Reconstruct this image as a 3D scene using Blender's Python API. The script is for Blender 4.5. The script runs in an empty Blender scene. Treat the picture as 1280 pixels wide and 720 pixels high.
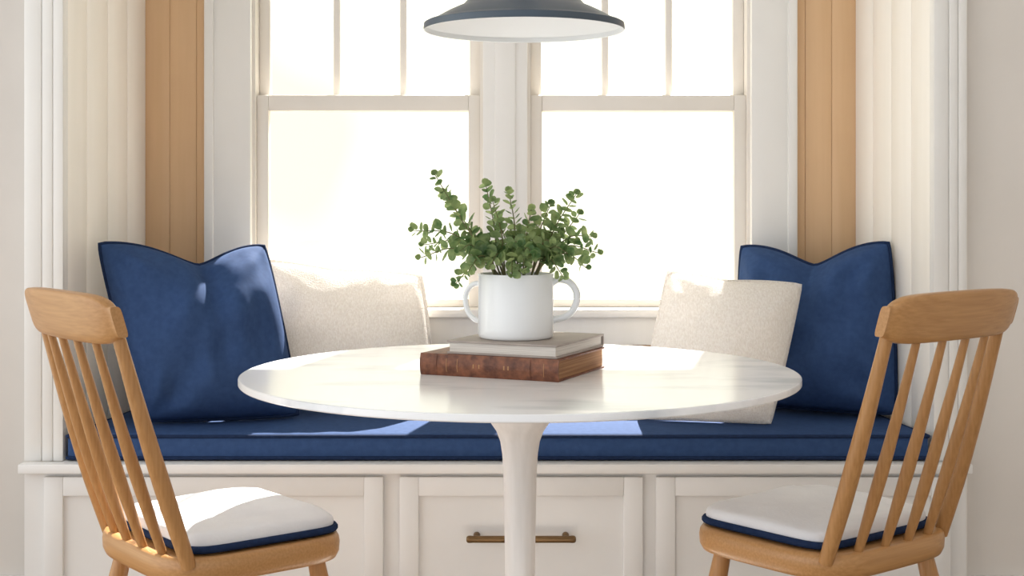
import bpy, bmesh, math, random
from mathutils import Vector, Matrix, noise
random.seed(7)
S = bpy.context.scene
C = S.collection
R = math.radians
F, VX, VY, CZ = 1671.0, 650.0, 255.0, 1.075     # focal length in px, vanishing point, eye height

def P(px, py, d):
    return Vector(((px - VX) * d / F, d, CZ - (py - VY) * d / F))

# ------------------------------------------------------------------ materials
def lin(c):
    return tuple(((v/255)/12.92 if v/255 <= .04045 else ((v/255+.055)/1.055)**2.4) for v in c) + (1,)

def mat(name, c1, c2=None, rough=.5, scale=(8, 8, 8), nscale=1.0, bump=0.0, bscale=None, detail=4, spec=.5, sheen=0, metal=0, coat=0, lo=.35, hi=.65, kind='noise', trans=0):
    m = bpy.data.materials.new(name); m.use_nodes = True
    nt = m.node_tree; b = nt.nodes['Principled BSDF']
    b.inputs['Roughness'].default_value = rough
    b.inputs['Specular IOR Level'].default_value = spec
    b.inputs['Metallic'].default_value = metal
    b.inputs['Sheen Weight'].default_value = sheen
    b.inputs['Coat Weight'].default_value = coat
    tc = nt.nodes.new('ShaderNodeTexCoord'); mp = nt.nodes.new('ShaderNodeMapping')
    mp.inputs['Scale'].default_value = scale
    nt.links.new(tc.outputs['Object'], mp.inputs['Vector'])
    n = nt.nodes.new('ShaderNodeTexNoise'); n.inputs['Scale'].default_value = nscale; n.inputs['Detail'].default_value = detail
    nt.links.new(mp.outputs['Vector'], n.inputs['Vector'])
    r = nt.nodes.new('ShaderNodeValToRGB')
    r.color_ramp.elements[0].position = lo; r.color_ramp.elements[1].position = hi
    r.color_ramp.elements[0].color = lin(c1); r.color_ramp.elements[1].color = lin(c2 or c1)
    nt.links.new(n.outputs['Fac'], r.inputs['Fac']); nt.links.new(r.outputs['Color'], b.inputs['Base Color'])
    if bump:
        if kind == 'weave':
            w = nt.nodes.new('ShaderNodeTexVoronoi')
        else:
            w = nt.nodes.new('ShaderNodeTexNoise')
        w.inputs['Scale'].default_value = bscale or 60
        nt.links.new(tc.outputs['Object'], w.inputs['Vector'])
        bp = nt.nodes.new('ShaderNodeBump'); bp.inputs['Strength'].default_value = bump; bp.inputs['Distance'].default_value = .004
        nt.links.new(w.outputs['Distance' if kind == 'weave' else 'Fac'], bp.inputs['Height'])
        nt.links.new(bp.outputs['Normal'], b.inputs['Normal'])
    if trans:
        tl = nt.nodes.new('ShaderNodeBsdfTranslucent'); nt.links.new(r.outputs['Color'], tl.inputs['Color'])
        ms = nt.nodes.new('ShaderNodeMixShader'); ms.inputs[0].default_value = trans
        nt.links.new(b.outputs[0], ms.inputs[1]); nt.links.new(tl.outputs[0], ms.inputs[2])
        nt.links.new(ms.outputs[0], nt.nodes['Material Output'].inputs[0])
    return m

M = {}
M['white'] = mat('white_paint', (233, 231, 227), (238, 236, 232), .45, (3, 3, 3))
M['sash'] = mat('sash_paint', (229, 223, 214), (235, 229, 221), .4, (3, 3, 3))
M['cream'] = mat('cream_board', (244, 239, 230), (248, 243, 235), .5, (20, 20, 1.5))
M['tan'] = mat('tan_board', (213, 175, 133), (220, 183, 142), .5, (25, 25, 1.5))
M['wallpaint'] = mat('wall_paint', (226, 220, 213), (230, 224, 217), .7, (4, 4, 4))
M['wallshade'] = mat('shaded_wall_paint', (212, 206, 199), (217, 211, 204), .7, (4, 4, 4))  # wall paint again, with the shade at the left edge put into its colour
M['ceil'] = mat('ceiling_paint', (242, 241, 239), None, .8)
M['bench'] = mat('bench_paint', (231, 229, 226), (236, 234, 231), .45, (4, 4, 4))
M['floor'] = mat('floor_oak', (150, 128, 106), (180, 158, 132), .45, (2, 14, 2), 2)
M['navy'] = mat('navy_linen', (50, 73, 114), (56, 80, 122), .85, (60, 60, 60), 1, .05, 600, spec=.12)
M['navy_pipe'] = mat('navy_piping', (28, 43, 73), (33, 49, 81), .85, (90, 90, 90), spec=.15)
M['knit'] = mat('beige_knit', (236, 231, 225), (250, 247, 243), .95, (300, 130, 130), 1, .6, 230, spec=.1, kind='weave', trans=.38)
M['cushion'] = mat('white_cotton', (226, 226, 229), (235, 235, 237), .9, (8, 8, 8), 1, .2, 200, spec=.15)
M['oak'] = mat('honey_oak', (166, 119, 70), (184, 137, 86), .36, (220, 220, 5), 1, .02, 80, detail=3, lo=.3, hi=.7)
M['oak_x'] = mat('honey_oak_crest', (172, 125, 75), (189, 142, 91), .36, (5, 220, 220), 1, .02, 80, detail=3, lo=.3, hi=.7)
M['top'] = mat('white_marble', (210, 214, 219), (248, 249, 251), .18, (2.5, 6, 4), 1.3, detail=9, lo=.33, hi=.48, spec=.4)
M['ped'] = mat('pedestal_white', (230, 228, 226), (241, 239, 238), .4, (60, 60, 5), 1, detail=5)
M['shade_out'] = mat('slate_enamel', (66, 80, 93), (70, 84, 98), .36, (5, 5, 5))
M['shade_in'] = mat('shade_white', (236, 238, 238), None, .5)
M['bronze'] = mat('aged_brass', (104, 80, 52), (126, 98, 64), .38, (20, 20, 20), metal=.65)
M['leather'] = mat('brown_leather', (84, 45, 31), (144, 89, 60), .5, (70, 70, 70), 1, .3, 160, detail=8, lo=.3, hi=.72)
M['gilt'] = mat('gilt_stamp', (176, 130, 86), None, .45)
M['oldpage'] = mat('aged_pages', (136, 94, 62), (172, 128, 88), .8, (5, 5, 400), 1)
M['greycover'] = mat('grey_cover', (156, 144, 136), (168, 156, 148), .6, (20, 20, 20))
M['pages'] = mat('white_pages', (196, 188, 180), (224, 217, 209), .8, (5, 5, 700), 1)
M['china'] = mat('white_ceramic', (234, 235, 236), (239, 240, 240), .22, (3, 3, 3), coat=.3)
M['leaf'] = mat('eucalyptus_leaf', (92, 126, 76), (194, 208, 146), .5, (30, 30, 30), 1, lo=.36, hi=.74, trans=.5)
M['stem'] = mat('green_stem', (98, 104, 62), (120, 112, 72), .6, (20, 20, 20))
M['bulb'] = mat('frosted_bulb', (240, 236, 226), None, .3)
M['cord'] = mat('black_cord', (30, 32, 35), None, .6)
def glass():
    m = bpy.data.materials.new('pane_glass'); m.use_nodes = True; nt = m.node_tree
    nt.nodes.remove(nt.nodes['Principled BSDF'])
    t = nt.nodes.new('ShaderNodeBsdfTransparent'); g = nt.nodes.new('ShaderNodeBsdfGlossy'); g.inputs['Roughness'].default_value = .02
    mx = nt.nodes.new('ShaderNodeMixShader'); mx.inputs[0].default_value = .04
    nt.links.new(t.outputs[0], mx.inputs[1]); nt.links.new(g.outputs[0], mx.inputs[2])
    nt.links.new(mx.outputs[0], nt.nodes['Material Output'].inputs[0]); return m
M['glass'] = glass()

# ------------------------------------------------------------------ mesh helpers
def hexa(bm, pts, z0, z1, bev=0.0):
    lo = [bm.verts.new((p[0], p[1], z0)) for p in pts]; hi = [bm.verts.new((p[0], p[1], z1)) for p in pts]
    fs = [bm.faces.new(lo[::-1]), bm.faces.new(hi)]
    for i in range(4):
        j = (i+1) % 4; fs.append(bm.faces.new((lo[i], lo[j], hi[j], hi[i])))
    if bev:
        es = list({e for f in fs for e in f.edges})
        bmesh.ops.bevel(bm, geom=es, offset=bev, segments=2, affect='EDGES', profile=.5, clamp_overlap=True)

def box(bm, x0, x1, y0, y1, z0, z1, bev=0.0):
    hexa(bm, [(x0, y0), (x1, y0), (x1, y1), (x0, y1)], z0, z1, bev)

def boards(bm, p0, p1, z0, z1, w, th, bev=.004):
    """vertical boards side by side; the face runs p0 -> p1, the thickness goes to the left of that direction"""
    p0 = Vector(p0); p1 = Vector(p1); d = p1 - p0; n = max(1, round(d.length / w)); nn = Vector((-d.y, d.x)).normalized() * th
    for i in range(n):
        a = p0 + d*i/n; b = p0 + d*(i+1)/n
        hexa(bm, [a, b, b+nn, a+nn], z0, z1, bev)

def tube(bm, pts, rad, seg=12, closed=False):
    pts = [Vector(p) for p in pts]; n = len(pts)
    if not hasattr(rad, '__len__'): rad = [rad]*n
    up = None; rings = []
    for i, p in enumerate(pts):
        if closed: t = (pts[(i+1) % n] - pts[i-1]).normalized()
        else: t = (pts[min(i+1, n-1)] - pts[max(i-1, 0)]).normalized()
        if up is None:
            up = Vector((0, 0, 1)) if abs(t.z) < .9 else Vector((1, 0, 0))
        up = (up - t*up.dot(t)).normalized(); s = t.cross(up)
        rings.append([bm.verts.new(p + (up*math.cos(a) + s*math.sin(a))*rad[i]) for a in [2*math.pi*k/seg for k in range(seg)]])
    for i in range(n if closed else n-1):
        A = rings[i]; B = rings[(i+1) % n]
        for k in range(seg):
            bm.faces.new((A[k], A[(k+1) % seg], B[(k+1) % seg], B[k]))
    if not closed:
        bm.faces.new(rings[0][::-1]); bm.faces.new(rings[-1])

def lathe(bm, prof, c=(0, 0, 0), seg=72):
    rings = []
    for r, z in prof:
        if r < 1e-6: rings.append([bm.verts.new((c[0], c[1], c[2]+z))])
        else: rings.append([bm.verts.new((c[0]+r*math.cos(2*math.pi*k/seg), c[1]+r*math.sin(2*math.pi*k/seg), c[2]+z)) for k in range(seg)])
    for A, B in zip(rings, rings[1:]):
        for k in range(seg):
            j = (k+1) % seg
            if len(A) == 1 and len(B) == 1: continue
            if len(A) == 1: bm.faces.new((A[0], B[k], B[j]))
            elif len(B) == 1: bm.faces.new((A[k], A[j], B[0]))
            else: bm.faces.new((A[k], A[j], B[j], B[k]))

def spline(pts, n):
    pts = [Vector(p) for p in pts]; out = []
    q = [pts[0]*2-pts[1]] + pts + [pts[-1]*2-pts[-2]]
    for i in range(len(pts)-1):
        a, b, c, d = q[i:i+4]
        for k in range(n):
            t = k/n
            out.append(.5*((2*b) + (c-a)*t + (2*a-5*b+4*c-d)*t*t + (3*b-a-3*c+d)*t**3))
    out.append(pts[-1]); return out

def obj(name, bm, m, parent=None, org=(0, 0, 0), smooth=True, ang=38):
    bmesh.ops.recalc_face_normals(bm, faces=bm.faces[:])
    bmesh.ops.translate(bm, verts=bm.verts[:], vec=-Vector(org))
    for f in bm.faces: f.smooth = smooth
    for e in bm.edges:
        if len(e.link_faces) == 2 and e.calc_face_angle(0) > R(ang): e.smooth = False
    me = bpy.data.meshes.new(name); bm.to_mesh(me); bm.free()
    me.materials.append(m)
    o = bpy.data.objects.new(name, me); C.objects.link(o)
    if parent: o.parent = parent
    else: o.location = org
    return o

def tag(o, label, cat, group=None):
    o['label'] = label; o['category'] = cat
    if group: o['group'] = group
    return o

def thing(name, label, cat, loc, rz=0, group=None):
    o = bpy.data.objects.new(name, None); C.objects.link(o); o.empty_display_size = .05
    o.location = loc; o.rotation_euler = (0, 0, rz); return tag(o, label, cat, group)

def struct(name, bm, m, label, cat, smooth=True):
    o = obj(name, bm, m, None, (0, 0, 0), smooth); o['kind'] = 'structure'; return tag(o, label, cat)

N = bmesh.new
# ------------------------------------------------------------------ setting
YB = 3.95                       # face of the window wall
LB, LF, RB, RF = -1.105, -1.165, .99, 1.055      # nook side walls: left back/front, right back/front
YF = 3.42
XL0, XL1, XR0, XR1 = -.797, -.104, .0166, .6856  # window openings
ZS, ZH = .745, 2.15
ZC = 2.3

bm = N(); box(bm, -2.6, 1.9, -.6, 4.1, -.06, 0); struct('floor', bm, M['floor'], 'oak plank floor under the breakfast nook', 'floor')
bm = N(); box(bm, -2.6, 1.9, -.6, 3.46, 2.5, 2.56); box(bm, -1.3, 1.2, 3.46, 4.1, ZC, 2.56)
struct('ceiling', bm, M['ceil'], 'white ceiling above the breakfast nook', 'ceiling')

bm = N()
for x0, x1, z0, z1 in ((-1.3, XL0, 0, ZC), (XL1, XR0, ZS, ZC), (XR1, 1.2, 0, ZC), (XL0, XR1, 0, ZS), (XL0, XL1, ZH, ZC), (XR0, XR1, ZH, ZC)):
    box(bm, x0, x1, YB+.014, YB+.13, z0, z1)
boards(bm, (LB-.01, YB), (XL0, YB), .40, ZC, .08, .016, .003)
boards(bm, (XR1, YB), (RB+.01, YB), .40, ZC, .08, .016, .003)
boards(bm, (XL0, YB), (XR1, YB), .40, ZS, .08, .016, .003)
struct('wall_back', bm, M['tan'], 'tan vertical board wall around the two windows', 'wall')

bm = N()
boards(bm, (LF, YF), (LB, YB), .40, ZC, .13, .016, .005)
n_ = Vector((-(YB-YF), LB-LF)).normalized()
a, b = Vector((LF, YF)) + n_*.014, Vector((LB, YB)) + n_*.014
hexa(bm, [a, b, b+n_*.08, a+n_*.08], 0, ZC)
struct('wall_left', bm, M['cream'], 'cream boarded side wall left of the bench', 'wall')
bm = N()
boards(bm, (RB, YB), (RF, YF), .40, ZC, .13, .016, .005)
n_ = Vector((YB-YF, RF-RB)).normalized()
a, b = Vector((RB, YB)) + n_*.014, Vector((RF, YF)) + n_*.014
hexa(bm, [a, b, b+n_*.08, a+n_*.08], 0, ZC)
struct('wall_right', bm, M['cream'], 'cream boarded side wall right of the bench', 'wall')
bm = N(); box(bm, -2.6, -1.24, 3.44, 3.56, 0, 2.5)
struct('wall_front_left', bm, M['wallshade'], 'plain wall, colour darkened for shade, at the left edge of the nook', 'wall')
bm = N(); box(bm, 1.11, 1.9, 3.44, 3.56, 0, 2.5); box(bm, 1.9, 1.98, -.6, 3.56, 0, 2.5)
struct('wall_front_right', bm, M['wallpaint'], 'plain pale wall at the right edge of the nook', 'wall')
bm = N(); box(bm, -1.24, 1.11, 3.44, 3.56, 2.25, 2.5)
struct('wall_header', bm, M['wallpaint'], 'pale wall above the nook opening', 'wall')
# casings of the nook opening: a flat outer board and two narrow inner ones
def casing(x0, x1):
    bm = N(); w = x1-x0
    box(bm, x0, x1, 3.405, 3.46, .42, 2.25, .002)
    for a0, a1 in ((.0, .44), (.465, .725), (.75, 1.0)):
        box(bm, x0+w*a0, x0+w*a1, 3.401, 3.41, .42, 2.25, .002)
    return bm
struct('trim_1', casing(-1.262, -1.163), M['white'], 'white boarded casing left of the bench opening', 'trim')
struct('trim_2', casing(1.053, 1.137), M['white'], 'white boarded casing right of the bench opening', 'trim')

# window casings, stool
def flatcase(x0, x1, z0, z1):
    bm = N(); box(bm, x0, x1, YB-.02, YB+.03, z0, z1, .003)
    return bm
b1 = flatcase(-.917, XL0+.005, ZS+.02, ZH); box(b1, -.927, -.90, YB-.032, YB, ZS+.02, ZH, .004)
struct('trim_3', b1, M['white'], 'white casing up the left side of the left window', 'trim')
b1 = flatcase(XL1-.005, XR0+.005, ZS+.02, ZH); box(b1, XL1+.03, XR0-.03, YB-.028, YB, ZS+.02, ZH, .004)
struct('trim_4', b1, M['white'], 'white mullion casing between the two windows', 'trim')
b1 = flatcase(XR1-.005, .804, ZS+.02, ZH); box(b1, .787, .814, YB-.032, YB, ZS+.02, ZH, .004)
struct('trim_5', b1, M['white'], 'white casing up the right side of the right window', 'trim')
b1 = flatcase(-.93, .82, ZH, ZH+.12)
struct('trim_6', b1, M['white'], 'white head casing above the two windows', 'trim')
bm = N(); box(bm, -.95, .84, YB-.055, YB+.06, ZS-.002, ZS+.023, .006); box(bm, -.92, .81, YB-.02, YB+.005, ZS-.085, ZS-.002, .003)
struct('trim_7', bm, M['cream'], 'white window stool and apron under both windows', 'trim')
bm = N(); box(bm, -2.6, -1.27, 3.42, 3.44, 0, .12, .004)
struct('baseboard_left', bm, M['white'], 'white baseboard left of the bench', 'baseboard')
bm = N(); box(bm, 1.145, 1.9, 3.42, 3.44, 0, .12, .004)
struct('baseboard_right', bm, M['white'], 'white baseboard right of the bench', 'baseboard')

def window(name, x0, x1, label):
    r = bpy.data.objects.new(name, None); C.objects.link(r); r.location = ((x0+x1)/2, YB+.04, ZS+.02)
    r['kind'] = 'structure'; tag(r, label, 'window'); o = r.location.copy()
    zb = ZS+.023
    bm = N()
    box(bm, x0, x0+.014, YB+.005, YB+.12, zb, ZH); box(bm, x1-.014, x1, YB+.005, YB+.12, zb, ZH); box(bm, x0+.014, x1-.014, YB+.005, YB+.12, ZH-.014, ZH)
    obj('window_frame', bm, M['sash'], r, o)
    a, b = x0+.014, x1-.014; st = .033; y0, y1 = YB+.062, YB+.094
    bm = N(); zt, zm = ZH-.014, 1.352
    box(bm, a, a+st, y0, y1, zm, zt, .003); box(bm, b-st, b, y0, y1, zm, zt, .003)
    box(bm, a+st, b-st, y0, y1, zt-.05, zt, .003); box(bm, a+st, b-st, y0, y1, zm, zm+.045, .003)
    w = (b-a-2*st)
    for k in (1, 2):
        c = a+st+w*k/3; box(bm, c-.010, c+.010, y0+.002, y1-.002, zm+.045, zt-.05, .003)
    up = obj('upper_sash', bm, M['sash'], r, o)
    bm = N(); box(bm, a+st-.004, b-st+.004, y0+.013, y0+.017, zm+.04, zt-.045); obj('glass_pane', bm, M['glass'], up, o)
    bm = N(); y0, y1 = YB+.024, YB+.058; st = .035
    box(bm, a, a+st, y0, y1, zb, 1.399, .003); box(bm, b-st, b, y0, y1, zb, 1.399, .003)
    box(bm, a+st, b-st, y0, y1, 1.352, 1.399, .003); box(bm, a+st, b-st, y0, y1, zb, .792, .003)
    lo = obj('lower_sash', bm, M['sash'], r, o)
    bm = N(); box(bm, a+st-.004, b-st+.004, y0+.013, y0+.017, .788, 1.356); obj('glass_pane', bm, M['glass'], lo, o)
window('window_1', XL0, XL1, 'left sash window with three small panes above one large pane')
window('window_2', XR0, XR1, 'right sash window with three small panes above one large pane')

# ------------------------------------------------------------------ bench
BT = .4215
ben = thing('window_bench', 'white built-in window bench with three panelled drawer fronts', 'bench', (-.06, 3.65, 0)); o = ben.location.copy()
bm = N(); box(bm, -1.255, 1.13, 3.385, 3.404, .0, BT-.02); box(bm, LF+.01, RF-.01, 3.404, 3.42, .0, BT-.02)
hexa(bm, [(LF+.006, 3.42), (RF-.006, 3.42), (RB-.006, YB-.003), (LB+.006, YB-.003)], 0, BT-.03)
obj('carcass', bm, M['bench'], ben, o)
bm = N(); box(bm, -1.26, 1.136, 3.352, 3.3915, BT-.024, BT, .003)
hexa(bm, [(LF+.004, 3.391), (RF-.004, 3.391), (RB-.004, YB-.002), (LB+.004, YB-.002)], BT-.024, BT)
obj('bench_top', bm, M['bench'], ben, o)
bm = N(); box(bm, -1.255, 1.13, 3.374, 3.3855, 0, .055, .003); obj('toe_board', bm, M['bench'], ben, o)
for x0, x1 in ((-1.2, -.345), (-.3035, .3095), (.343, 1.085)):
    bm = N(); z0, z1 = .068, .387; y0, y1 = 3.367, 3.3845; w = .048
    box(bm, x0, x0+w, y0, y1, z0, z1, .002); box(bm, x1-w, x1, y0, y1, z0, z1, .002)
    box(bm, x0+w, x1-w, y0, y1, z1-w, z1, .002); box(bm, x0+w, x1-w, y0, y1, z0, z0+w, .002)
    box(bm, x0+w-.004, x1-w+.004, y0+.0115, y1, z0+w-.004, z1-w+.004)
    dr = obj('drawer', bm, M['bench'], ben, o)
    c = (x0+x1)/2; z = .238; bm = N()
    tube(bm, [(c+q, 3.337, z) for q in (-.137, -.136, -.133, -.128, -.121, .121, .128, .133, .136, .137)], [.003, .0065, .0088, .0094, .0088, .0088, .0094, .0088, .0065, .003], 16)
    for s in (-.112, .112):
        tube(bm, [(c+s, 3.337, z), (c+s, 3.358, z), (c+s, 3.362, z), (c+s, 3.3785, z)], [.0055, .0055, .008, .009], 14)
    obj('handle', bm, M['bronze'], dr, o)

# bench cushion (four-cornered box with soft edges)
cu = thing('bench_cushion', 'long navy blue seat cushion lying along the window bench', 'cushion', (-.06, 3.66, BT)); o = cu.location.copy()
bm = N(); fc = [(-1.154, 3.396), (1.042, 3.396), (.976, 3.93), (-1.092, 3.93)]
hexa(bm, fc, BT+.001, BT+.069, .014)
obj('cover', bm, M['navy'], cu, o, ang=60)
for z in (BT+.008, BT+.063):
    bm = N(); q = []
    for i in range(4):
        a = Vector((*fc[i], z)); b = Vector((*fc[(i+1) % 4], z)); d = (b-a).normalized()*.012
        q += [a+d*.3, a+d] + [a.lerp(b, k/12) for k in range(1, 12)] + [b-d, b-d*.3]
    cen = Vector((-.06, 3.66, z)); q = [p + (Vector((cen.x-p.x, 0, 0)).normalized()*.002) for p in q]
    tube(bm, q, .0045, 8, True); obj('piping', bm, M['navy_pipe'], cu, o)

# ------------------------------------------------------------------ pillows
def pillow(name, label, m, mp, TL, TR, BR, BL, T, chop=0, cu0=0, seed=0, group=None, flap=-.015, wr=.008, back=.4, corner=.035):
    TL, TR, BR, BL = map(Vector, (TL, TR, BR, BL)); n = 48
    base = (BL+BR)/2; root = thing(name, label, 'pillow', base, 0, group)
    def surf(u, v):
        c = 1-corner*abs(u*v)**5
        uu = u*(1-flap*(1-v*v))*c; vv = v*(1-(flap if v > 0 else 0)*(1-u*u))*c
        a, b = (uu+1)/2, (vv+1)/2
        p = (BL*(1-a)+BR*a)*(1-b) + (TL*(1-a)+TR*a)*b
        rt = (BR-BL)*(1-b)+(TR-TL)*b; upv = (TL-BL)*(1-a)+(TR-BR)*a
        nn = rt.cross(upv).normalized(); q = u-cu0
        ends = (1-u**4)
        g = ends*math.exp(-(abs(q)/.48)**1.5)
        p = p - upv.normalized()*chop*g*max(0, b)**2.5
        t = T*(max(0, 1-abs(u)**2.3)*max(0, 1-abs(v)**2.3))**.52
        if chop > .03: t *= 1 - .55*math.exp(-(abs(q)/.13)**1.4)*max(0, b)**2.2
        k = noise.noise(Vector((u*1.8+seed, v*1.8, seed*1.7)))*wr*2.4 + noise.noise(Vector((u*4+seed, v*3, 3+seed)))*wr*1.2
        for cx, cy in ((-1, 1), (1, 1), (-1, -1), (1, -1)):
            dx, dy = u-cx, v-cy; rr = math.hypot(dx, dy); an = math.atan2(dy, dx)
            k += wr*.8*math.sin(an*8+seed+cx)*math.exp(-((rr-.42)/.28)**2)
        edge = (1-u**6)*(1-v**6)
        return p, nn, t, k*edge
    bm = N(); fr = {}; bk = {}
    for i in range(n+1):
        for j in range(n+1):
            u = math.sin(math.pi/2*(2*i/n-1)); v = math.sin(math.pi/2*(2*j/n-1))
            p, nn, t, k = surf(u, v)
            fr[i, j] = bm.verts.new(p+nn*(t+k))
            bk[i, j] = fr[i, j] if i in (0, n) or j in (0, n) else bm.verts.new(p-nn*(t*back))
    for i in range(n):
        for j in range(n):
            bm.faces.new((fr[i, j], fr[i+1, j], fr[i+1, j+1], fr[i, j+1]))
            bm.faces.new((bk[i, j], bk[i, j+1], bk[i+1, j+1], bk[i+1, j]))
    obj('pillow_cover', bm, m, root, base, ang=100)
    ring = []
    L = [-1+2*k/30 for k in range(30)]
    for s in L: ring.append(surf(s, -1)[0])
    for s in L: ring.append(surf(1, s)[0])
    for s in L: ring.append(surf(-s, 1)[0])
    for s in L: ring.append(surf(-1, -s)[0])
    bm = N(); tube(bm, ring, .0065, 8, True); obj('piping', bm, mp, root, base)
    return root
zc = BT+.078
def on(px, d, z=zc): return Vector(((px-VX)*d/F, d, z))
pillow('throw_pillow', 'navy pillow with a dented top at the left end of the bench', M['navy'], M['navy_pipe'],
       P(122, 303, 3.55), P(331, 306, 3.74), on(374, 3.64), on(180, 3.54), .14, .065, .12, 1.3, 'navy pillows on the bench', back=.3, wr=.013, corner=.02)
pillow('throw_pillow', 'navy pillow with a dented top at the right end, behind a woven pillow', M['navy'], M['navy_pipe'],
       P(926, 307, 3.86), P(1112, 302, 3.66), on(1120, 3.63, zc+.004), on(925, 3.83, zc+.004), .13, .065, .02, 4.1, 'navy pillows on the bench', wr=.013, corner=.02)
pillow('throw_pillow', 'beige woven pillow under the left window, tucked behind a navy pillow', M['knit'], M['knit'],
       P(330, 326, 3.88), P(526, 346, 3.88), on(545, 3.76), on(338, 3.83), .12, .012, -.1, 7.7, 'beige woven pillows on the bench', corner=.0, wr=.009)
pillow('throw_pillow', 'beige woven pillow leaning in front of the right navy pillow', M['knit'], M['knit'],
       P(836, 341, 3.68), P(1000, 357, 3.57), on(962, 3.53), on(800, 3.62), .125, .012, -.1, 9.9, 'beige woven pillows on the bench', corner=.0, wr=.008)

# ------------------------------------------------------------------ table
TY = 2.60
tb = thing('dining_table', 'round white pedestal dining table with a thin polished top', 'table', (0, TY, 0)); o = tb.location.copy()
bm = N(); lathe(bm, [(0, .75), (.5345, .75), (.5368, .7486), (.5372, .747), (.5372, .7385), (.5355, .7365), (.50, .7305), (.46, .727), (0, .727)], (0, TY, 0), 160)
obj('tabletop', bm, M['top'], tb, o, ang=28)
bm = N(); lathe(bm, [(0, .7265), (.084, .7265), (.080, .705), (.071, .676), (.0585, .652), (.046, .634), (.0385, .614), (.0345, .588), (.0325, .55), (.031, .48), (.0298, .42), (.029, .34), (.029, .28), (.031, .2), (.038, .12), (.055, .07), (.0, .07)], (0, TY, 0), 64)
obj('pedestal', bm, M['ped'], tb, o, ang=60)
bm = N(); lathe(bm, [(0, .07), (.055, .07), (.09, .045), (.15, .026), (.22, .016), (.258, .010), (.262, .005), (.26, 0), (0, 0)], (0, TY, 0), 96)
obj('base', bm, M['ped'], tb, o, ang=60)

# ------------------------------------------------------------------ books
def book(label, corner, z, L, D, T, rz, mc, mp, bands, round_spine, t=.0035, flip=False):
    # corner: the near right-hand corner of the book; flip turns the page edges instead of the spine to the front
    cx = corner[0] - math.cos(rz)*L/2 - math.sin(rz)*D/2; cy = corner[1] - math.sin(rz)*L/2 + math.cos(rz)*D/2
    r = thing('book', label, 'book', (cx, cy, z), rz + (math.pi if flip else 0))
    bm = N()
    box(bm, -L/2, L/2, -D/2+.006, D/2, 0, t, .001); box(bm, -L/2, L/2, -D/2+.006, D/2, T-t, T, .001)
    n = 8; pr = []
    for k in range(n+1):
        a = k/n; pr.append((-D/2+.006-round_spine*math.sin(math.pi*a), T*a))
    pin = [(y+.004, min(max(zz, .0015), T-.0015)) for y, zz in pr]
    vs = {}
    for s in (-1, 1):
        for k in range(n+1):
            vs[s, k, 0] = bm.verts.new((s*L/2, pr[k][0], pr[k][1])); vs[s, k, 1] = bm.verts.new((s*L/2, pin[k][0], pin[k][1]))
    for k in range(n):
        bm.faces.new((vs[-1, k, 0], vs[1, k, 0], vs[1, k+1, 0], vs[-1, k+1, 0]))
        bm.faces.new((vs[-1, k, 1], vs[-1, k+1, 1], vs[1, k+1, 1], vs[1, k, 1]))
        for s in (-1, 1): bm.faces.new((vs[s, k, 0], vs[s, k+1, 0], vs[s, k+1, 1], vs[s, k, 1]))
    for k in (0, n): bm.faces.new((vs[-1, k, 0], vs[-1, k, 1], vs[1, k, 1], vs[1, k, 0]))
    obj('cover', bm, mc, r, ang=35)
    bm = N(); box(bm, -L/2+.004, L/2-.004, -D/2+.010, D/2-.004, t, T-t); obj('page_block', bm, mp, r)
    if bands:
        def strip(x0, x1, a0, a1, nm='gilt_band', m='gilt', lift=.0005):
            bm = N(); q = []
            for k in range(9):
                a = a0+(a1-a0)*k/8; y = -D/2+.006-round_spine*math.sin(math.pi*a)-lift
                q.append((bm.verts.new((x0, y, T*a)), bm.verts.new((x1, y, T*a)), bm.verts.new((x0, y+lift+.001, T*a)), bm.verts.new((x1, y+lift+.001, T*a))))
            for A, B in zip(q, q[1:]):
                bm.faces.new((A[0], A[1], B[1], B[0])); bm.faces.new((A[2], B[2], B[3], A[3]))
                bm.faces.new((A[0], B[0], B[2], A[2])); bm.faces.new((A[1], A[3], B[3], B[1]))
            for A in (q[0], q[-1]): bm.faces.new((A[0], A[2], A[3], A[1]))
            obj(nm, bm, M[m], r)
        for x in (-.38, .30): strip(x*L-.002, x*L+.002, .06, .94, 'raised_band', 'leather', .0012)
        for x in (-.30, -.22, .40): strip(x*L-.0005, x*L+.0005, .2, .8)
        for x in (-.10, -.06, .12, .15): strip(x*L-.0012, x*L+.0012, .42, .60)
    return r
book('thick brown leather-bound book at the bottom of the stack on the table', (.0685, 2.430), .7502, .285, .246, .041, R(-24), M['leather'], M['oldpage'], True, .005)
book('thinner grey-taupe hardback book on top of the brown leather book', (.067, 2.441), .7914, .226, .246, .0255, R(-24.5), M['greycover'], M['pages'], False, .002, .0042, True)

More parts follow.
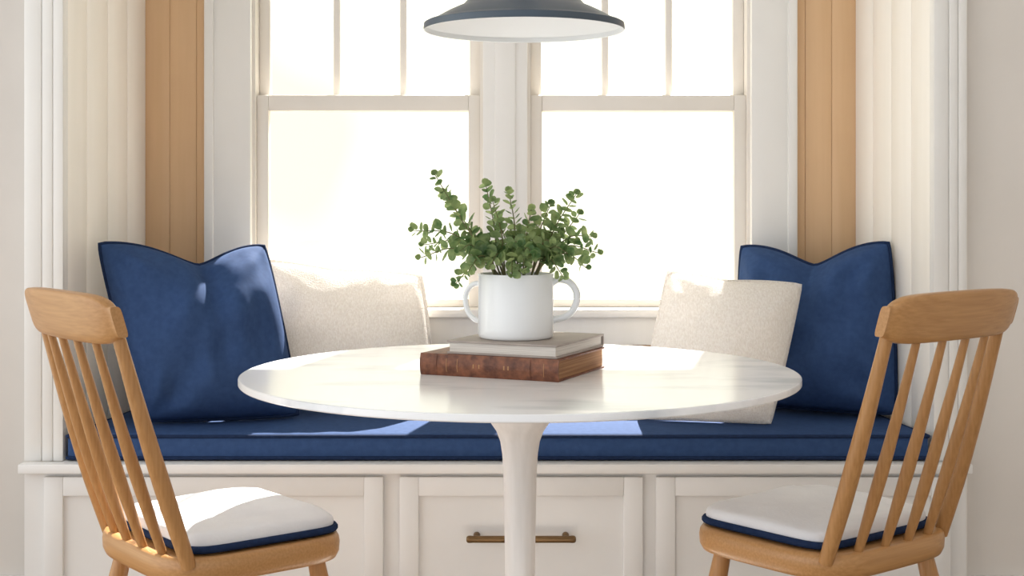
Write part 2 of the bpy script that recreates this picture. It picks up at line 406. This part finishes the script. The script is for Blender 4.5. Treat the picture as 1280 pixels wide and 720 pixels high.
# ------------------------------------------------------------------ crock
MX, MY, MZ = -.008, 2.580, .8171
mg = thing('mug', 'large white ceramic two-handled mug holding greenery, on the books', 'mug', (MX, MY, MZ)); o = mg.location.copy()
H = .124
bm = N(); lathe(bm, [(0, .003), (.064, .003), (.0655, 0), (.0690, .001), (.0715, .0035), (.0727, .009), (.0729, .02), (.0728, .06), (.0724, H-.006), (.0735, H-.002), (.0728, H), (.0705, H), (.069, H-.004), (.0685, .02), (.063, .009), (0, .008)], (MX, MY, MZ), 80)
obj('body', bm, M['china'], mg, o, ang=50)
for s, az, dz, rr in ((1, R(-4), 0, .0065), (-1, R(-32), -.010, .0052)):
    pts = spline([(s*.069, 0, .106+dz), (s*.083, 0, .1125+dz), (s*.104, 0, .107+dz), (s*.1175, 0, .086+dz), (s*.1135, 0, .060+dz), (s*.097, 0, .042+dz), (s*.069, 0, .034+dz)], 6)
    mr_ = Matrix.Rotation(az, 3, 'Z')
    bm = N(); tube(bm, [Vector((MX, MY, MZ))+mr_ @ p for p in pts], [rr if 0 < i < len(pts)-1 else rr+.0015 for i in range(len(pts))], 14)
    obj('handle', bm, M['china'], mg, o, ang=80)

# ------------------------------------------------------------------ eucalyptus
pl = thing('eucalyptus_bunch', 'bunch of leafy green eucalyptus sprigs standing in the white mug', 'plant', (MX, MY, MZ+.02)); o = pl.location.copy()
def leaf(bm, p, d, up, L):
    d = d.normalized(); s = d.cross(up)
    if s.length < 1e-3: s = d.cross(Vector((1, 0, 0)))
    s.normalize(); nn = s.cross(d)
    out = [(0, 0), (.12, .22), (.35, .44), (.62, .46), (.86, .28), (1, 0), (.86, -.28), (.62, -.46), (.35, -.44), (.12, -.22)]
    c = bm.verts.new(p+d*L*.5-nn*L*.08)
    vs = [bm.verts.new(p+d*L*a+s*L*b+nn*L*.06*(abs(b)*2)) for a, b in out]
    for k in range(len(vs)): bm.faces.new((c, vs[k], vs[(k+1) % len(vs)]))
ends = [(544, 219, -.02), (554, 242, .02), (517, 288, .0), (526, 322, -.05), (570, 354, -.07), (574, 314, -.07), (607, 230, .02), (616, 252, -.04), (636, 240, .0), (664, 262, -.05),
        (688, 256, -.03), (720, 243, .0), (724, 268, .04), (747, 316, -.01), (732, 334, -.06), (690, 304, -.07), (640, 308, -.08), (655, 338, -.085), (612, 334, -.085), (704, 346, -.075),
        (530, 306, .04), (668, 320, -.10), (712, 318, -.07), (740, 296, .0), (590, 298, .05), (640, 344, -.10), (585, 340, -.09), (600, 316, -.06), (700, 290, .02), (650, 288, -.02), (672, 276, .01), (626, 284, .0)]
for i, (px, py, dy) in enumerate(ends):
    e = P(px, py, MY+dy); a = random.uniform(0, 6.28)
    b0 = Vector((MX + .025*math.cos(a), MY + .025*math.sin(a), MZ+.022))
    dirx = e.x-MX
    lim = max(-.045, min(.045, dirx*.5)); limy = max(-.045, min(.045, dy*.6))
    m1 = Vector((MX+lim, MY+limy, MZ+H+.010))
    m2 = m1.lerp(e, .5) + Vector((random.uniform(-.008, .008), random.uniform(-.008, .008), .028 if e.z < 1.03 else .006))
    pts = spline([b0, m1, m2, e], 14)
    bm = N(); tube(bm, pts, [.0022-.0014*k/(len(pts)-1) for k in range(len(pts))], 6)
    st = obj('sprig', bm, M['stem'], pl, o, ang=80)
    bm = N(); k0 = 16; npt = len(pts)
    step = random.uniform(.0080, .0105); acc = 0; node = 0; big = random.uniform(.85, 1.1)
    for k in range(k0, npt-1):
        acc += (pts[k+1]-pts[k]).length
        if acc >= step:
            acc = 0; node += 1; t = (k-k0)/(npt-k0); d = (pts[k+1]-pts[k]).normalized()
            side = d.cross(Vector((0, 1, .2))).normalized(); oth = d.cross(side)
            ang = node*1.4 + random.uniform(-.5, .5)
            for s in (0, math.pi):
                v = side*math.cos(ang+s)+oth*math.sin(ang+s)
                Lf = (.0285-.012*t)*random.uniform(.72, 1.15)*big
                dd = v*.85+d*.45+Vector((random.uniform(-.25, .25), random.uniform(-.25, .25), random.uniform(-.1, .35)))
                upv = (d + Vector((random.uniform(-.7, .7), random.uniform(-1.1, .2), random.uniform(-.2, .8)))).normalized()
                leaf(bm, pts[k]+v*.002, dd, upv, Lf)
    for q in (-1, 0, 1):
        leaf(bm, pts[-1], (pts[-1]-pts[-2])+Vector((.003*q, .002*q, .002)), Vector((.2, -1, .4)), .012)
    obj('leaves', bm, M['leaf'], st, o, ang=60)

# ------------------------------------------------------------------ chairs
def make_chair(label, loc, rz):
    t = thing('dining_chair', label, 'chair', loc, rz, 'spindle-back dining chairs')
    def se(a, rx, ry, e=.48):
        c, s = math.cos(a), math.sin(a)
        x = rx*math.copysign(abs(c)**e, c); y = ry*math.copysign(abs(s)**e, s)
        return x*(1+.04*(y/ry)), y
    bm = N(); n = 96; rings = []
    for sc, z in ((.92, .412), (.97, .415), (.995, .426), (1, .442), (.992, .452), (.97, .459), (.9, .459), (.6, .455), (.3, .453)):
        rings.append([bm.verts.new((*se(2*math.pi*k/n, .204*sc, .183*sc), z)) for k in range(n)])
    for A, B in zip(rings, rings[1:]):
        for k in range(n): bm.faces.new((A[k], A[(k+1) % n], B[(k+1) % n], B[k]))
    bm.faces.new(rings[0][::-1]); bm.faces.new(rings[-1])
    obj('seat', bm, M['oak_x'], t, ang=60)
    yb = lambda x: -.165+.020*(x/.175)**2
    yt = lambda x: -.302+.024*(x/.2)**2
    for s in (-1, 1):
        x0, x1 = s*.170, s*.165; A = Vector((x0, yb(x0)+.002, .445)); B = Vector((x1, yt(x1)+.013, .862))
        pts = [A.lerp(B, k/8) + Vector((0, -.004*math.sin(math.pi*k/8), 0)) for k in range(9)]
        bm = N(); tube(bm, pts, [.0130, .0142, .0152, .0153, .0147, .0138, .0128, .0118, .0110], 14); obj('back_post', bm, M['oak'], t, ang=70)
    for x in (-.102, -.034, .034, .102):
        A = Vector((x, yb(x), .448)); B = Vector((x*1.0, yt(x*1.0)+.008, .855))
        pts = [A.lerp(B, k/8) + Vector((0, -.004*math.sin(math.pi*k/8), 0)) for k in range(9)]
        bm = N(); tube(bm, pts, [.0078, .0094, .0110, .0117, .0110, .0098, .0086, .0076, .0068], 12); obj('spindle', bm, M['oak'], t, ang=70)
    bm = N(); ns, nc = 40, 24; rings = []
    for i in range(ns+1):
        s = math.sin(math.pi/2*(-1+2*i/ns)); x = .191*s; e = (1-abs(s)**9)**.5 if abs(s) < 1 else 0
        hh = (.0440 - .002*s*s)*max(.62, e); th = .0180*max(.55, e); zc_ = .879 + .003*(1-s*s)
        rg = []
        for k in range(nc):
            a = 2*math.pi*k/nc; ca, sa = math.cos(a), math.sin(a)
            ly = th*math.copysign(abs(ca)**.40, ca); lz = hh*math.copysign(abs(sa)**.40, sa)
            y = yt(x) + ly - lz*.30
            rg.append(bm.verts.new((x, y, zc_+lz)))
        rings.append(rg)
    for A, B in zip(rings, rings[1:]):
        for k in range(nc): bm.faces.new((A[k], A[(k+1) % nc], B[(k+1) % nc], B[k]))
    bm.faces.new(rings[0][::-1]); bm.faces.new(rings[-1])
    obj('crest_rail', bm, M['oak_x'], t, ang=50)
    L = {}
    for sx in (-1, 1):
        for sy in (-1, 1):
            A = Vector((sx*.140, sy*.125, .42)); B = Vector((sx*.195, sy*(.185 if sy > 0 else .205), 0)); L[sx, sy] = (A, B)
            bm = N(); pts = [A.lerp(B, k/8) for k in range(9)]
            tube(bm, pts, [.0155, .0175, .019, .019, .018, .0165, .015, .0135, .012], 14)
            for v in bm.verts:
                if v.co.z < .006: v.co.z = 0
            obj('leg', bm, M['oak'], t, ang=70)
    mids = []
    for sx in (-1, 1):
        a = L[sx, -1][0].lerp(L[sx, -1][1], .55); b = L[sx, 1][0].lerp(L[sx, 1][1], .55); mids.append((a+b)/2)
        bm = N(); tube(bm, [a.lerp(b, k/6) for k in range(7)], [.007, .0085, .0105, .0115, .0105, .0085, .007], 12); obj('stretcher', bm, M['oak'], t, ang=70)
    bm = N(); tube(bm, [mids[0].lerp(mids[1], k/6) for k in range(7)], [.007, .0085, .0105, .0115, .0105, .0085, .007], 12); obj('stretcher', bm, M['oak'], t, ang=70)
    return t

def seat_cushion(label, loc, rz, seed):
    t = thing('seat_cushion', label, 'cushion', loc, rz, 'white seat cushions on the chairs')
    n, m = 112, 14
    def se(a, rx, ry, e=.28):
        c, s = math.cos(a), math.sin(a)
        x = rx*math.copysign(abs(c)**e, c); y = ry*math.copysign(abs(s)**e, s); return x*(1+.04*y/ry), y
    bm = N(); rings = []
    prof = [(.93, .0025), (.985, .005), (1.0, .013), (1.005, .019), (1.0, .0255), (.985, .0305), (.955, .0340), (.88, .0358), (.72, .0365), (.5, .0365), (.3, .0365), (.14, .0365)]
    for sc, z in prof:
        rg = []
        for k in range(n):
            x, y = se(2*math.pi*k/n, .173*sc, .151*sc)
            w = 0 if z < .024 else (noise.noise(Vector((x*9+seed, y*9, seed)))*.005 + noise.noise(Vector((x*30, y*10+seed, 2)))*.0045)*min(1, (z-.024)/.012)
            rg.append(bm.verts.new((x, y+.014, z+w)))
        rings.append(rg)
    for A, B in zip(rings, rings[1:]):
        for k in range(n): bm.faces.new((A[k], A[(k+1) % n], B[(k+1) % n], B[k]))
    bm.faces.new(rings[0][::-1]); bm.faces.new(rings[-1])
    obj('cushion_cover', bm, M['cushion'], t, ang=80)
    bm = N(); tube(bm, [(*[q+(.014 if j else 0) for j, q in enumerate(se(2*math.pi*k/n, .175, .153))], .0088) for k in range(n)], .0068, 10, True)
    obj('piping', bm, M['navy_pipe'], t, ang=80)
    return t

def fwd(rz): return Vector((-math.sin(rz), math.cos(rz), 0))
rzL, rzR = R(-50), R(38)
cl = Vector((-.702, 2.43, 0)) + fwd(rzL)*.17
cr = Vector((.686, 2.43, 0)) + fwd(rzR)*.17
make_chair('honey oak spindle-back chair at the left side of the table, turned right', cl, rzL)
make_chair('honey oak spindle-back chair at the right side of the table, turned left', cr, rzR)
seat_cushion('white seat cushion with navy piping on the left oak chair', cl+Vector((0, 0, .4595)), rzL, 2.0)
seat_cushion('white seat cushion with navy piping on the right oak chair', cr+Vector((0, 0, .4595)), rzR, 5.0)

# ------------------------------------------------------------------ pendant
PX, PZ = .008, 1.412
pn = thing('pendant_light', 'dark slate pendant lamp with a wide white-lined shade above the table', 'lamp', (PX, TY, PZ)); o = pn.location.copy()
out = [(.1945, 0), (.1955, .003), (.1945, .0125), (.190, .0150), (.181, .0168), (.1780, .0188), (.166, .0255), (.150, .0345), (.134, .0420), (.121, .0475), (.117, .0510), (.110, .0585), (.096, .0670), (.076, .0755), (.055, .0830), (.036, .089)]
inn = [(.034, .086), (.053, .080), (.073, .0725), (.092, .0645), (.106, .056), (.115, .0485), (.132, .0392), (.148, .0318), (.164, .0228), (.177, .0155), (.188, .0125), (.1925, .010), (.1925, .001)]
bm = N(); lathe(bm, out, (PX, TY, PZ), 96); sh = obj('shade', bm, M['shade_out'], pn, o, ang=40)
bm = N(); lathe(bm, inn + [(.1945, 0)], (PX, TY, PZ), 96); obj('shade_lining', bm, M['shade_in'], sh, o, ang=60)
bm = N(); lathe(bm, [(0, .085), (.037, .085), (.037, .093), (.031, .10), (.031, .145), (.024, .156), (.010, .165), (0, .165)], (PX, TY, PZ), 40); obj('socket_cap', bm, M['shade_out'], pn, o, ang=40)
bm = N(); lathe(bm, [(0, .032), (.010, .033), (.018, .039), (.021, .048), (.018, .060), (.013, .070), (.012, .086), (0, .086)], (PX, TY, PZ), 32); obj('bulb', bm, M['bulb'], pn, o, ang=60)
bm = N(); tube(bm, [(PX, TY, PZ+.16), (PX, TY, PZ+.6), (PX, TY, 2.485)], .0035, 10); obj('cord', bm, M['cord'], pn, o)
bm = N(); lathe(bm, [(0, 2.4999), (.055, 2.4999), (.055, 2.492), (.045, 2.478), (0, 2.475)], (PX, TY, 0), 40); obj('ceiling_canopy', bm, M['shade_out'], pn, o)

# ------------------------------------------------------------------ light
w = bpy.data.worlds.new('World'); S.world = w; w.use_nodes = True; nt = w.node_tree
bg = nt.nodes['Background']; tc = nt.nodes.new('ShaderNodeTexCoord'); sp = nt.nodes.new('ShaderNodeSeparateXYZ')
nt.links.new(tc.outputs['Generated'], sp.inputs[0])
mr = nt.nodes.new('ShaderNodeMapRange'); mr.inputs['From Min'].default_value = -.15; mr.inputs['From Max'].default_value = .35
nt.links.new(sp.outputs['Y'], mr.inputs['Value'])
ns = nt.nodes.new('ShaderNodeTexNoise'); ns.inputs['Scale'].default_value = 4.5; ns.inputs['Detail'].default_value = 1.0
nt.links.new(tc.outputs['Generated'], ns.inputs['Vector'])
cr_ = nt.nodes.new('ShaderNodeValToRGB'); cr_.color_ramp.elements[0].position = .34; cr_.color_ramp.elements[1].position = .62
cr_.color_ramp.elements[0].color = (1.4, 1.34, .91, 1); cr_.color_ramp.elements[1].color = (2.0, 1.97, 1.72, 1)
nt.links.new(ns.outputs['Fac'], cr_.inputs['Fac'])
# added fill light on the room side of the world: brighter towards the left than behind and to the right
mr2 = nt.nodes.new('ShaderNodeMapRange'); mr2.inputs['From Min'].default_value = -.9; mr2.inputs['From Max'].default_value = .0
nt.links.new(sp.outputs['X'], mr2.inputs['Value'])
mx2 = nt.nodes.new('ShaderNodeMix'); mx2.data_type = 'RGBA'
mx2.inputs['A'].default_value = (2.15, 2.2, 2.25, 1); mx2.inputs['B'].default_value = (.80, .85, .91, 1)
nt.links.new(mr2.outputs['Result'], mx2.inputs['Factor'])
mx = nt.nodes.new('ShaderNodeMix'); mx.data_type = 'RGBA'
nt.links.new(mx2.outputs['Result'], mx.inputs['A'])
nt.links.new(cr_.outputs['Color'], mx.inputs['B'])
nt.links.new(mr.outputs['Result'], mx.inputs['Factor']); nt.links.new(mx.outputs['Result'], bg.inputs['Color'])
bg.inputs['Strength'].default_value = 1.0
sd = bpy.data.lights.new('sun', 'SUN'); sd.energy = 20; sd.color = (1, .95, .88); sd.angle = R(.9)
so = bpy.data.objects.new('sun', sd); C.objects.link(so); so.location = (1, 8, 6)
so.rotation_euler = Vector((-.22, -1, -.95)).to_track_quat('-Z', 'Y').to_euler()

S.view_settings.view_transform = 'Standard'
S.view_settings.look = 'None'

cd = bpy.data.cameras.new('camera'); cd.sensor_width = 36; cd.lens = 36*F/1280
cd.shift_x = (640-VX)/1280; cd.shift_y = (VY-360)/1280; cd.clip_start = .05
co = bpy.data.objects.new('camera', cd); C.objects.link(co); co.location = (0, 0, CZ); co.rotation_euler = (R(90), 0, 0)
S.camera = co
